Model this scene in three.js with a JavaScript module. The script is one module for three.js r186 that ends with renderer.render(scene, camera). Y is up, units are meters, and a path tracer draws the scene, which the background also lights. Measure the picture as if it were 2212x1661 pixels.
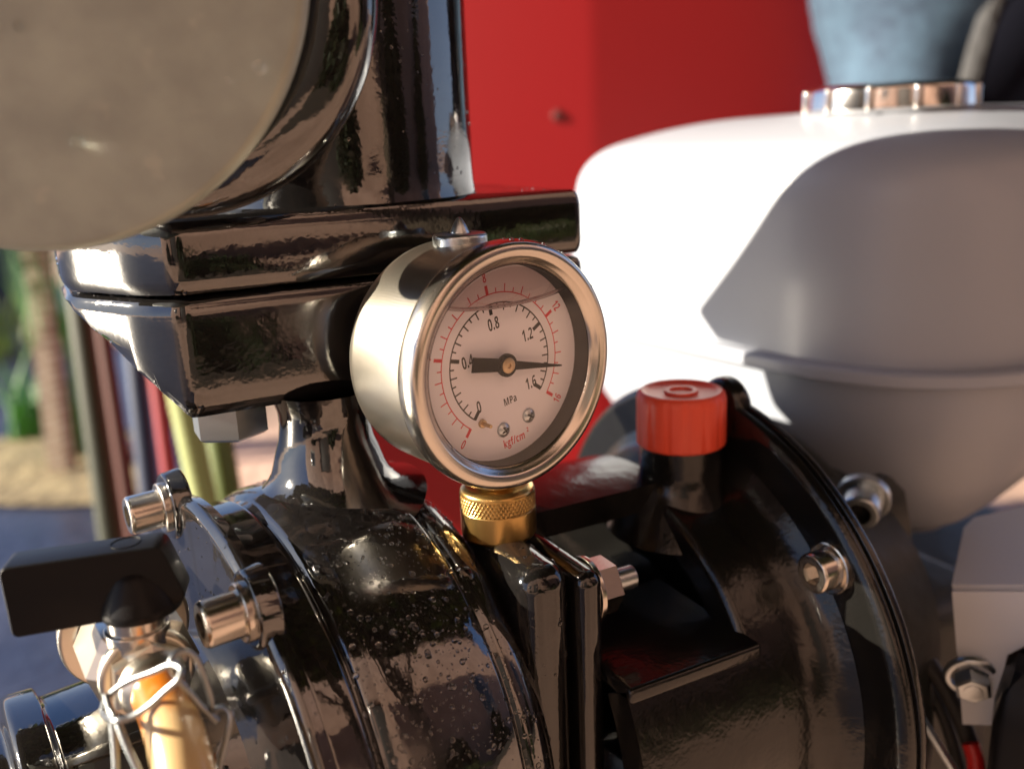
import * as THREE from 'three';
import { RoundedBoxGeometry } from 'three/addons/geometries/RoundedBoxGeometry.js';
import { mergeGeometries, toCreasedNormals } from 'three/addons/utils/BufferGeometryUtils.js';
import { MeshSurfaceSampler } from 'three/addons/math/MeshSurfaceSampler.js';
import { MarchingCubes } from 'three/addons/objects/MarchingCubes.js';
import { ImprovedNoise } from 'three/addons/math/ImprovedNoise.js';
import { Brush, Evaluator, SUBTRACTION } from 'three-bvh-csg';

// ------------------------------------------------------------------ camera, sky, sun, exposure
// World axes: X runs along the pump shaft towards the engine, Y is up, Z comes out towards the photographer. Lengths below are in millimetres and become metres when a mesh is made.
const MM = 0.001, rad = (d) => d * Math.PI / 180;
const scene = new THREE.Scene();
const yaw = rad(63), pitch = rad(15), roll = rad(2.5), FOV = 45;
const V = (x, y, z) => new THREE.Vector3(x, y, z);
const R0 = V(Math.sin(yaw), 0, Math.cos(yaw)), H0 = V(Math.cos(yaw), 0, -Math.sin(yaw));
const FW = H0.clone().multiplyScalar(Math.cos(pitch)).add(V(0, -Math.sin(pitch), 0));
const U0 = H0.clone().multiplyScalar(Math.sin(pitch)).add(V(0, Math.cos(pitch), 0));
const RT = R0.clone().multiplyScalar(Math.cos(roll)).addScaledVector(U0, -Math.sin(roll));
const UP = U0.clone().multiplyScalar(Math.cos(roll)).addScaledVector(R0, Math.sin(roll));
const EYE = V(-79.1, 372.8, 157.1);
const camera = new THREE.PerspectiveCamera(FOV, 4 / 3, 0.01, 200);
camera.position.copy(EYE).multiplyScalar(MM);
camera.quaternion.setFromRotationMatrix(new THREE.Matrix4().makeBasis(RT, UP, FW.clone().negate()));
camera.focus = 0.186; camera.userData.fStop = 8.8;
camera.updateMatrixWorld();
const renderer = new THREE.WebGLRenderer({ antialias: true });
renderer.toneMapping = THREE.LinearToneMapping;
renderer.toneMappingExposure = 4.4;
renderer.shadowMap.enabled = true;

const SUN = V(-0.83, 0.38, -0.375).normalize();
const sun = new THREE.DirectionalLight(0xfff0d8, 4.2);
sun.position.copy(SUN).multiplyScalar(6); sun.target.position.set(0, 0.3, 0); sun.castShadow = true;
sun.shadow.mapSize.set(2048, 2048);
Object.assign(sun.shadow.camera, { left: -2, right: 2, top: 2, bottom: -2, near: 0.1, far: 20 });
scene.add(sun, sun.target);
{
  const w = 512, h = 256, data = new Float32Array(w * h * 4);
  for (let j = 0; j < h; j++) for (let i = 0; i < w; i++) {
    const el = ((j + 0.5) / h - 0.5) * Math.PI, az = ((i + 0.5) / w - 0.5) * 2 * Math.PI;
    const d = V(Math.cos(el) * Math.cos(az), Math.sin(el), Math.cos(el) * Math.sin(az));
    const t = Math.pow(1 - Math.max(0, d.y), 4), g = Math.pow(Math.max(0, d.dot(SUN)), 14), o = (j * w + i) * 4;
    data[o] = 0.045 + 0.12 * t + 0.30 * g; data[o + 1] = 0.085 + 0.12 * t + 0.27 * g; data[o + 2] = 0.19 + 0.08 * t + 0.20 * g; data[o + 3] = 1;
  }
  const sky = new THREE.DataTexture(data, w, h, THREE.RGBAFormat, THREE.FloatType);
  sky.mapping = THREE.EquirectangularReflectionMapping; sky.magFilter = sky.minFilter = THREE.LinearFilter; sky.needsUpdate = true;
  scene.background = sky; scene.environment = sky; scene.environmentIntensity = 1;
}

// ------------------------------------------------------------------ helpers
let seed = 7;
const rnd = () => { seed = (seed * 1664525 + 1013904223) >>> 0; return seed / 4294967296; };
const noise = new ImprovedNoise();
const fbm = (x, y, z, n = 4) => { let s = 0, a = 0.5; for (let k = 0; k < n; k++) { s += a * noise.noise(x, y, z + 17.3 * k); x *= 2.03; y *= 2.03; z *= 2.03; a *= 0.5; } return s; };
const FPX = 830.5 / Math.tan(rad(FOV / 2));
// a point in the world (mm) seen in a given direction from the photographer's standpoint at a given distance, or where that line of sight meets a plane
const sight = (x, y) => FW.clone().addScaledVector(RT, (x - 1106) / FPX).addScaledVector(UP, -(y - 830.5) / FPX);
const at = (x, y, d) => EYE.clone().addScaledVector(sight(x, y), d);
const on = (x, y, axis, v) => { const s = sight(x, y); return EYE.clone().addScaledVector(s, (v - EYE[axis]) / s[axis]); };

const names = {};
const numbered = (n) => { const k = names[n] = (names[n] ?? -1) + 1; return k ? `${n}_${String(k).padStart(3, '0')}` : n; };
const bases = new WeakMap();
function tag(o, label, category, group, kind) {
  if (label) o.userData.label = label;
  if (category) o.userData.category = category;
  if (group) o.userData.group = group;
  if (kind) o.userData.kind = kind;
  return o;
}
function thing(name, label, category, base, group, turn = 0) {   // a Group at the thing's base
  const o = new THREE.Group(); o.name = numbered(name); o.position.copy(base).multiplyScalar(MM); o.rotation.y = turn;
  scene.add(o); bases.set(o, base.clone()); o.userData.own = undefined; delete o.userData.own;
  return tag(o, label, category, group);
}
// a mesh of several joined geometries given in world mm (or in the thing's own mm when own is true), as a child of a thing or of a part
function part(parent, name, geoms, mat, opt = {}) {
  let g = (Array.isArray(geoms) ? geoms : [geoms]).map((a) => {
    const b = a.index ? a.toNonIndexed() : a.clone();
    for (const k of Object.keys(b.attributes)) if (!['position', 'normal', ...(opt.uv ? ['uv'] : [])].includes(k)) b.deleteAttribute(k);
    b.morphAttributes = {}; b.clearGroups?.();
    return b;
  });
  g = g.length > 1 ? mergeGeometries(g) : g[0];
  const base = bases.get(parent);
  if (opt.place) g.applyMatrix4(opt.place);
  if (opt.fit) g.scale(opt.fit[0], opt.fit[0], opt.fit[0]).translate(opt.fit[1], opt.fit[2], opt.fit[3]);
  if (!opt.own && base) g.translate(-base.x, -base.y, -base.z);
  if (opt.crease !== 0) g = toCreasedNormals(g, opt.crease ?? 0.55);
  g.scale(MM, MM, MM);
  if (!opt.uv) boxUV(g);
  const m = new THREE.Mesh(g, mat); m.name = parent === scene ? numbered(name) : name; m.castShadow = m.receiveShadow = true;
  if (base) bases.set(m, base);
  parent.add(m);
  if (opt.kind) m.userData.kind = opt.kind;
  if (opt.label) m.userData.label = opt.label;
  return m;
}
function boxUV(g) {   // uv in metres, each face laid flat along its main direction
  const p = g.attributes.position, uv = new Float32Array(p.count * 2), a = V(), b = V(), c = V(), n = V();
  for (let i = 0; i < p.count; i += 3) {
    a.fromBufferAttribute(p, i); b.fromBufferAttribute(p, i + 1); c.fromBufferAttribute(p, i + 2);
    n.copy(b).sub(a).cross(c.clone().sub(a));
    const x = Math.abs(n.x), y = Math.abs(n.y), z = Math.abs(n.z);
    [a, b, c].forEach((q, k) => { const o = (i + k) * 2; if (y >= x && y >= z) { uv[o] = q.x; uv[o + 1] = q.z; } else if (x >= z) { uv[o] = q.z; uv[o + 1] = q.y; } else { uv[o] = q.x; uv[o + 1] = q.y; } });
  }
  g.setAttribute('uv', new THREE.BufferAttribute(uv, 2));
}
function fillet(pts, r, closed = false, n = 5) {   // rounds the corners of a 2D outline
  const out = [], N = pts.length;
  for (let i = 0; i < N; i++) {
    const p = pts[i], q = pts[(i + N - 1) % N], s = pts[(i + 1) % N], rr = Array.isArray(r) ? r[i] : (p[2] ?? r);
    if ((!closed && (i === 0 || i === N - 1)) || !rr) { out.push([p[0], p[1]]); continue; }
    const a = [q[0] - p[0], q[1] - p[1]], b = [s[0] - p[0], s[1] - p[1]], la = Math.hypot(...a), lb = Math.hypot(...b);
    const k = Math.min(rr, la * 0.48, lb * 0.48), A = [p[0] + a[0] / la * k, p[1] + a[1] / la * k], B = [p[0] + b[0] / lb * k, p[1] + b[1] / lb * k];
    for (let j = 0; j <= n; j++) { const t = j / n, u = 1 - t; out.push([u * u * A[0] + 2 * u * t * p[0] + t * t * B[0], u * u * A[1] + 2 * u * t * p[1] + t * t * B[1]]); }
  }
  return out;
}
const YUP = V(0, 1, 0);
// a turned shape: profile of [distance along the axis, radius]
function turned(profile, o, dir, seg = 64, r = 0, from = 0, sweep = Math.PI * 2) {
  const pts = (r ? fillet(profile, r) : profile).map(([a, q]) => new THREE.Vector2(Math.max(q, 1e-4), a));
  const g = new THREE.LatheGeometry(pts, seg, from, sweep);
  g.applyQuaternion(new THREE.Quaternion().setFromUnitVectors(YUP, dir.clone().normalize()));
  return g.translate(o.x, o.y, o.z);
}
const XA = V(1, 0, 0), ZA = V(0, 0, 1);
function rod(a, b, r0, r1 = r0, bevel = 0.3, seg = 32) {
  const d = b.clone().sub(a), L = d.length();
  return turned([[0, 0], [0, r0], [L, r1], [L, 0]], a, d, seg, bevel);
}
function hexrod(a, b, r, bevel = 0.4) {
  const d = b.clone().sub(a), L = d.length();
  return turned([[0, 0], [0, r - bevel * 1.6], [bevel, r], [L - bevel, r], [L, r - bevel * 1.6], [L, 0]], a, d, 6);
}
function box(x0, x1, y0, y1, z0, z1, r = 1, seg = 3) {
  const sx = x1 - x0, sy = y1 - y0, sz = z1 - z0;
  return new RoundedBoxGeometry(sx, sy, sz, seg, Math.min(r, sx * 0.49, sy * 0.49, sz * 0.49)).translate((x0 + x1) / 2, (y0 + y1) / 2, (z0 + z1) / 2);
}
function tube(pts, r, closed = false, seg = 90, sides = 12) {
  return new THREE.TubeGeometry(new THREE.CatmullRomCurve3(pts, closed, 'centripetal'), seg, r, sides, closed);
}
// stacked sections: rings of equal length, each an array of Vector3; ends closed
function stacked(rings, cap0 = true, cap1 = true) {
  const pos = [], idx = [], n = rings[0].length;
  rings.forEach((q) => q.forEach((v) => pos.push(v.x, v.y, v.z)));
  for (let i = 0; i + 1 < rings.length; i++) for (let j = 0; j < n; j++) {
    const a = i * n + j, b = i * n + (j + 1) % n;
    idx.push(a, a + n, b, b, a + n, b + n);
  }
  for (const [k, flip] of [[0, false], [rings.length - 1, true]]) {
    if (k === 0 ? !cap0 : !cap1) continue;
    const c = rings[k].reduce((s, v) => s.add(v), V()).divideScalar(n), ci = pos.length / 3;
    pos.push(c.x, c.y, c.z);
    for (let j = 0; j < n; j++) { const a = k * n + j, b = k * n + (j + 1) % n; flip ? idx.push(ci, b, a) : idx.push(ci, a, b); }
  }
  const g = new THREE.BufferGeometry(); g.setAttribute('position', new THREE.Float32BufferAttribute(pos, 3)); g.setIndex(idx); g.computeVertexNormals();
  return g;
}
function inset(o, d) {   // moves a closed 2D outline inwards
  const n = o.length;
  let area = 0; for (let i = 0; i < n; i++) { const a = o[i], b = o[(i + 1) % n]; area += a[0] * b[1] - b[0] * a[1]; }
  const s = area > 0 ? 1 : -1;
  return o.map((p, i) => {
    const q = o[(i + n - 1) % n], t = o[(i + 1) % n]; let ex = t[0] - q[0], ey = t[1] - q[1]; const l = Math.hypot(ex, ey) || 1;
    return [p[0] - s * ey / l * d, p[1] + s * ex / l * d];
  });
}
// a slab standing on an XZ outline, sections [y, inset] from the bottom up
function slab(outline, sections, bend) {
  let area = 0; for (let i = 0; i < outline.length; i++) { const a = outline[i], b = outline[(i + 1) % outline.length]; area += a[0] * b[1] - b[0] * a[1]; }
  const o = area > 0 ? outline.slice().reverse() : outline;
  return stacked(sections.map(([y, d]) => inset(o, d).map(([x, z]) => { const v = V(x, y, z); if (bend) bend(v); return v; })));
}
function sheet(pts, thick) {   // a flat polygon of 3D points with thickness
  const n = pts[1].clone().sub(pts[0]).cross(pts[2].clone().sub(pts[0])).normalize().multiplyScalar(thick);
  return stacked([pts.map((p) => p.clone()), pts.map((p) => p.clone().add(n))]);
}

// ------------------------------------------------------------------ textures
function heightTex(n, fn, metres) {   // a seamless relief map
  const d = new Uint8Array(n * n * 4);
  for (let j = 0; j < n; j++) for (let i = 0; i < n; i++) { const h = Math.max(0, Math.min(255, 255 * fn(i / n, j / n))), o = (j * n + i) * 4; d[o] = d[o + 1] = d[o + 2] = h; d[o + 3] = 255; }
  const t = new THREE.DataTexture(d, n, n); t.wrapS = t.wrapT = THREE.RepeatWrapping; t.magFilter = THREE.LinearFilter; t.minFilter = THREE.LinearMipmapLinearFilter; t.generateMipmaps = true;
  t.repeat.set(1 / metres, 1 / metres); t.needsUpdate = true; return t;
}
function colorTex(n, fn, metres) {
  const d = new Uint8Array(n * n * 4);
  for (let j = 0; j < n; j++) for (let i = 0; i < n; i++) { const c = fn(i / n, j / n), o = (j * n + i) * 4; for (let k = 0; k < 3; k++) { const x = Math.max(0, Math.min(1, c[k])); d[o + k] = 255 * (x <= 0.0031308 ? 12.92 * x : 1.055 * Math.pow(x, 1 / 2.4) - 0.055); } d[o + 3] = 255; }
  const t = new THREE.DataTexture(d, n, n); t.wrapS = t.wrapT = THREE.RepeatWrapping; t.magFilter = THREE.LinearFilter; t.colorSpace = THREE.SRGBColorSpace;
  t.repeat.set(1 / metres, 1 / metres); t.needsUpdate = true; return t;
}
// noise that repeats every unit: sampled on a torus-like blend
const tnoise = (u, v, f, z = 0, oct = 4) => { const a = (x, y) => fbm(x * f, y * f, z, oct); return (a(u, v) * (1 - u) * (1 - v) + a(u - 1, v) * u * (1 - v) + a(u, v - 1) * (1 - u) * v + a(u - 1, v - 1) * u * v) / Math.hypot((1 - u) * (1 - v), u * (1 - v), (1 - u) * v, u * v) * 0.8; };
const mix = (a, b, t) => a.map((x, k) => x + (b[k] - x) * t), sm = (a, b, x) => { const t = Math.max(0, Math.min(1, (x - a) / (b - a))); return t * t * (3 - 2 * t); };
const castBump = heightTex(512, (u, v) => 0.5 + 0.8 * tnoise(u, v, 5, 1, 3) + 0.10 * tnoise(u, v, 60, 3, 2), 0.06);
const mistDots = (() => { const a = []; for (let k = 0; k < 900; k++) a.push([rnd(), rnd(), 0.004 + 0.007 * rnd()]); const n = 512, g = new Float32Array(n * n); for (const [x, y, r] of a) { const R = Math.ceil(r * n); for (let j = -R; j <= R; j++) for (let i = -R; i <= R; i++) { const q = Math.hypot(i, j) / (r * n); if (q < 1) { const o = ((Math.floor(y * n) + j + n) % n) * n + (Math.floor(x * n) + i + n) % n; g[o] = Math.max(g[o], Math.sqrt(1 - q * q) * r * 60); } } } return (u, v) => g[Math.floor(v * n) * n + Math.floor(u * n)]; })();
const wetBump = heightTex(512, (u, v) => Math.min(1, 0.35 + 0.25 * tnoise(u, v, 4, 1, 3) + 0.75 * mistDots(u, v)), 0.022);
const grainBump = heightTex(256, (u, v) => 0.5 + 0.9 * tnoise(u, v, 40, 5, 2), 0.012);
const filmMap = heightTex(512, (u, v) => 0.17 + 0.5 * sm(0.08, 0.34, tnoise(u, v, 3, 41, 5)) + 0.25 * sm(0.1, 0.3, tnoise(u, v, 26, 13, 3)) + 0.25 * Math.min(1, mistDots(u, v)), 0.07);
const brushed = heightTex(256, (u, v) => 0.5 + 0.5 * tnoise(u, (v * 40) % 1, 3, 2, 2) + 0.3 * tnoise(u, v, 12, 9, 3), 0.02);

// ------------------------------------------------------------------ materials
const lin = (r, g, b) => new THREE.Color().setRGB(r, g, b);
const std = (c, roughness, o = {}) => new THREE.MeshStandardMaterial({ color: Array.isArray(c) ? lin(...c) : c, roughness, side: THREE.DoubleSide, ...o });
const phy = (c, roughness, o = {}) => new THREE.MeshPhysicalMaterial({ color: Array.isArray(c) ? lin(...c) : c, roughness, side: THREE.DoubleSide, ...o });
const M = {
  black: phy([0.010, 0.009, 0.009], 0.3, { ior: 2.1, roughnessMap: filmMap, bumpMap: castBump, bumpScale: 0.00013 }),
  blackWet: phy([0.010, 0.009, 0.009], 0.06, { ior: 2.35, bumpMap: wetBump, bumpScale: 0.00016 }),
  blackSoft: phy([0.007, 0.0065, 0.0065], 0.07, { ior: 1.65, bumpMap: castBump, bumpScale: 0.0002 }),
  blackCast: phy([0.006, 0.0058, 0.0055], 0.2, { ior: 1.52, bumpMap: castBump, bumpScale: 0.0005 }),
  blackPlastic: phy([0.008, 0.008, 0.009], 0.36, { specularIntensity: 0.3, bumpMap: grainBump, bumpScale: 0.00004 }),
  capMetal: phy(0xffffff, 0.5, { map: colorTex(256, (u, v) => { const a = tnoise(u, v, 4, 21, 5), b = sm(0.2, 0.34, tnoise(u, v, 9, 4, 3)); return mix(mix([0.36, 0.385, 0.33], [0.27, 0.285, 0.25], sm(-0.3, 0.3, a)), [0.46, 0.44, 0.37], 0.35 * b); }, 0.06), metalness: 0.35, bumpMap: castBump, bumpScale: 0.00006 }),
  steel: phy([0.62, 0.58, 0.52], 0.22, { metalness: 1, roughnessMap: null, bumpMap: brushed, bumpScale: 0.00001 }),
  satin: phy([0.62, 0.58, 0.50], 0.30, { metalness: 1, bumpMap: brushed, bumpScale: 0.00002 }),
  zinc: phy([0.50, 0.55, 0.58], 0.3, { metalness: 1, bumpMap: grainBump, bumpScale: 0.00003 }),
  wire: phy([0.30, 0.32, 0.33], 0.34, { metalness: 1 }),
  brass: phy([0.58, 0.37, 0.13], 0.3, { metalness: 1, bumpMap: brushed, bumpScale: 0.00001 }),
  hubBrass: phy([0.55, 0.40, 0.24], 0.35, { metalness: 1 }),
  dark: std([0.010, 0.010, 0.010], 0.5),
  needle: phy([0.002, 0.002, 0.002], 0.7, { specularIntensity: 0.3 }),
  rubber: std([0.02, 0.019, 0.018], 0.6),
  glass: phy([1, 1, 1], 0.01, { transmission: 1, thickness: 0, ior: 1.5 }),
  liquid: phy([0.94, 0.93, 0.92], 0.02, { transmission: 1, thickness: 0, ior: 1.5 }),
  water: phy([1, 1, 1], 0.0, { transmission: 1, thickness: 0.0005, ior: 1.33, side: THREE.FrontSide }),
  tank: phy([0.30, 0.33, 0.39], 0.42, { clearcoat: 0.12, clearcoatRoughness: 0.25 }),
  redCap: phy([0.72, 0.075, 0.036], 0.42),
  redPaint: phy([0.27, 0.003, 0.006], 0.45, { ior: 1.4 }),
  chrome: phy([0.74, 0.72, 0.70], 0.14, { metalness: 1 }),
  whitePlate: phy([0.58, 0.60, 0.64], 0.34, {}),
  engineGrey: phy([0.022, 0.025, 0.023], 0.45, { bumpMap: castBump, bumpScale: 0.0006 }),
};

// ------------------------------------------------------------------ ground and surroundings
const structure = (o) => { o.userData.kind = 'structure'; return o; };
{
  const concrete = colorTex(1024, (u, v) => { const a = tnoise(u, v, 4, 1, 5), b = tnoise(u, v, 30, 5, 4), s = sm(0.12, 0.3, tnoise(u, v, 3, 9, 5)); return mix(mix([0.52, 0.35, 0.27], [0.36, 0.235, 0.175], sm(-0.3, 0.35, a + 0.5 * b)), [0.13, 0.10, 0.07], 0.6 * s); }, 2.6);
  const rough = heightTex(512, (u, v) => 0.5 + 0.6 * tnoise(u, v, 30, 3, 4), 0.6);
  const flat = (x0, x1, z0, z1, y, t) => new THREE.PlaneGeometry(x1 - x0, z1 - z0).rotateX(-Math.PI / 2).translate((x0 + x1) / 2, y, (z0 + z1) / 2);
  structure(part(scene, 'ground', flat(-60000, 60000, -60000, 60000, 0), std(0xffffff, 0.85, { map: concrete, bumpMap: rough, bumpScale: 0.006 }), { crease: 0 }));
  // left ground: shade painted as a dark blue sheet, sunlit patch painted tan
  const shadeTex = colorTex(512, (u, v) => { const a = tnoise(u, v, 5, 4, 5); return mix([0.018, 0.022, 0.045], [0.045, 0.05, 0.08], sm(-0.3, 0.3, a)); }, 0.9);
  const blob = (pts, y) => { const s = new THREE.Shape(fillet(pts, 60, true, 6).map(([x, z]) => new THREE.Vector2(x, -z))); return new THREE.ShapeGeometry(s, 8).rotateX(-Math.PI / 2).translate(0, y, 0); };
  structure(part(scene, 'painted_shade', blob([[-6000, 1500], [-420, 900], [-260, -200], [60, -380], [60, -1500], [-60, -3600], [-6000, -3600]], 4), phy(0xffffff, 0.35, { map: shadeTex, bumpMap: rough, bumpScale: 0.003 }), { crease: 0 }));
  const sunPatchTex = colorTex(256, (u, v) => { const a = tnoise(u, v, 8, 2, 5); return mix([0.27, 0.22, 0.12], [0.14, 0.11, 0.06], sm(-0.25, 0.35, a)); }, 0.4);
  structure(part(scene, 'painted_sun_patch', blob([[-230, -1040], [-140, -930], [-20, -870], [20, -960], [0, -1210], [-120, -1250], [-230, -1160]], 8), std(0xffffff, 0.95, { map: sunPatchTex, bumpMap: rough, bumpScale: 0.008 }), { crease: 0 }));
}
{
  const soilTex = colorTex(256, (u, v) => { const a = tnoise(u, v, 8, 31, 5); return mix([0.050, 0.034, 0.022], [0.022, 0.018, 0.010], sm(-0.25, 0.35, a)); }, 0.5);
  const strip = (x0, x1, z0, z1) => new THREE.PlaneGeometry(x1 - x0, z1 - z0).rotateX(-Math.PI / 2).translate((x0 + x1) / 2, 5, (z0 + z1) / 2);
  structure(part(scene, 'soil_bed', [strip(-700, 300, 1150, 2690), strip(880, 5000, 1150, 2690)], std(0xffffff, 1, { map: soilTex }), { crease: 0 }));
}
// across the yard behind the photographer: a tall rendered house wall, shrubs at its foot and a tree whose crown reaches overhead
{
  const t = thing('house', 'tall pinkish brown rendered house wall with an added dark panel and windows', 'house', V(0, 0, 2700));
  const wallTex = colorTex(512, (u, v) => { const a = tnoise(u, v, 4, 11, 5); return mix([0.45, 0.29, 0.225], [0.33, 0.205, 0.155], sm(-0.3, 0.3, a)); }, 2);
  const zs = [2700, 2900];
  part(t, 'wall', [box(-7000, -2000, 0, 5200, ...zs, 4), box(-700, 9000, 0, 5200, ...zs, 4), box(-2002, -698, 2300, 5198, zs[0] + 2, zs[1] - 2, 4)], std(0xffffff, 0.85, { map: wallTex }));
  part(t, 'dark_panel', box(-2000, -700, 0, 2300, 2780, 2830, 3), std([0.03, 0.022, 0.018], 0.6));  // added, unseen: a dark face for camera-facing paint to reflect
  part(t, 'eaves', box(-7200, 9200, 5200, 5330, 2250, 3000, 5), std([0.05, 0.04, 0.03], 0.8));
  for (const x of [-3600, 4300]) { const w = part(t, 'window', box(x - 600, x + 600, 1000, 2200, 2680, 2702, 4), std([0.4, 0.38, 0.34], 0.6)); part(w, 'pane', box(x - 540, x + 540, 1060, 2140, 2670, 2682, 2), phy([0.02, 0.025, 0.03], 0.05)); }
}
{
  const b = V(900, 0, 1900), t = thing('tree', 'spreading broadleaf tree in the yard with a crown reaching over the pump', 'tree', b);
  part(t, 'trunk', [tube([V(900, 0, 1900), V(870, 900, 1880), V(900, 1900, 1840), V(820, 2900, 1700)], 95, false, 40, 14), ...[[-900, 3000, 700], [300, 3200, 200], [1800, 3100, 900], [-300, 3300, 1300]].map(([x, y, z]) => tube([V(880, 1700, 1850), V(880 + (x - 880) * 0.35, 2400, 1850 + (z - 1850) * 0.35), V(x, y, z)], 38, false, 24, 9))], std([0.06, 0.045, 0.03], 0.9, { bumpMap: castBump, bumpScale: 0.01 }));
  const leaf = new THREE.PlaneGeometry(0.17, 0.10), n = 42000, im = new THREE.InstancedMesh(leaf, phy([0.05, 0.08, 0.010], 0.55, { transmission: 0.25, thickness: 0 }), n), q = new THREE.Quaternion(), m = new THREE.Matrix4(), c = new THREE.Color();
  for (let k = 0; k < n; k++) {
    let x, y, z, d; do { x = (rnd() * 2 - 1); y = rnd(); z = (rnd() * 2 - 1); d = Math.hypot(x, z) + 0.5 * fbm(x * 2.2, y * 2, z * 2.2, 3); } while (d > 0.95 || fbm(x * 4, y * 4, z * 4, 2) < -0.12);
    q.setFromEuler(new THREE.Euler(rnd() * 6, rnd() * 6, rnd() * 6)); m.compose(V(-0.9 + x * 4.2, 2.5 + y * 1.5 * (1 - 0.4 * d), -2.0 + z * 1.75), q, V(1, 1, 1).multiplyScalar(0.7 + 0.8 * rnd()));
    const br = rnd() < 0.2 ? 2.6 : 0.7; im.setMatrixAt(k, m); im.setColorAt(k, c.setRGB(br * (0.6 + 0.7 * rnd()), br * (0.7 + 0.5 * rnd()), 0.7 + 0.5 * rnd()));  // a random share of leaves coloured brighter, as if sunlit
  }
  im.name = 'crown'; im.userData.kind = 'stuff'; im.castShadow = im.receiveShadow = true; t.add(im);
}
{
  const leaf = new THREE.PlaneGeometry(0.06, 0.035), mat = std([0.030, 0.042, 0.012], 0.6);
  for (const [label, x, z, w, h, n] of [['low dark green shrub below the left house window', -2600, 2250, 600, 420, 2400], ['wide dark green shrub beside the added dark panel', -250, 2250, 480, 620, 4200], ['small dark green shrub in the soil bed left of the path', 60, 1500, 240, 150, 1500], ['broad dark green shrub in the soil bed right of the path', 1500, 2150, 640, 760, 5200], ['small round dark green shrub near the path edge', 1050, 1450, 260, 170, 1500], ['tall dark green shrub below the right house window', 3700, 2350, 600, 900, 2600]]) {
    const b = V(x, 0, z), t = thing('shrub', label, 'shrub', b), im = new THREE.InstancedMesh(leaf, mat, n), q = new THREE.Quaternion(), m = new THREE.Matrix4(), c = new THREE.Color();
    for (let k = 0; k < n; k++) {
      const a = rnd() * 6.283, r = Math.sqrt(rnd()), y = rnd(), env = Math.sqrt(1 - Math.pow(y, 2.2)) * (0.8 + 0.5 * fbm(Math.cos(a) * 2, y * 3, Math.sin(a) * 2, 3));
      q.setFromEuler(new THREE.Euler(rnd() * 6, rnd() * 6, rnd() * 6)); m.compose(V(Math.cos(a) * r * env * w, 30 + y * h, Math.sin(a) * r * env * w * 0.6).multiplyScalar(MM), q, V(1, 1, 1).multiplyScalar(0.7 + 0.8 * rnd()));
      im.setMatrixAt(k, m); im.setColorAt(k, c.setRGB(0.6 + 0.8 * rnd(), 0.7 + 0.6 * rnd(), 0.7 + 0.5 * rnd()));
    }
    im.name = 'foliage'; im.userData.kind = 'stuff'; im.castShadow = im.receiveShadow = true; t.add(im);
    for (let k = 0; k < 4; k++) part(t, 'stem', rod(V(x + (k - 1.5) * 60, 0, z), V(x + (k - 1.5) * w * 0.35, h * 0.8, z), 12, 5, 0, 7), std([0.06, 0.04, 0.025], 0.9));
  }
}

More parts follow.
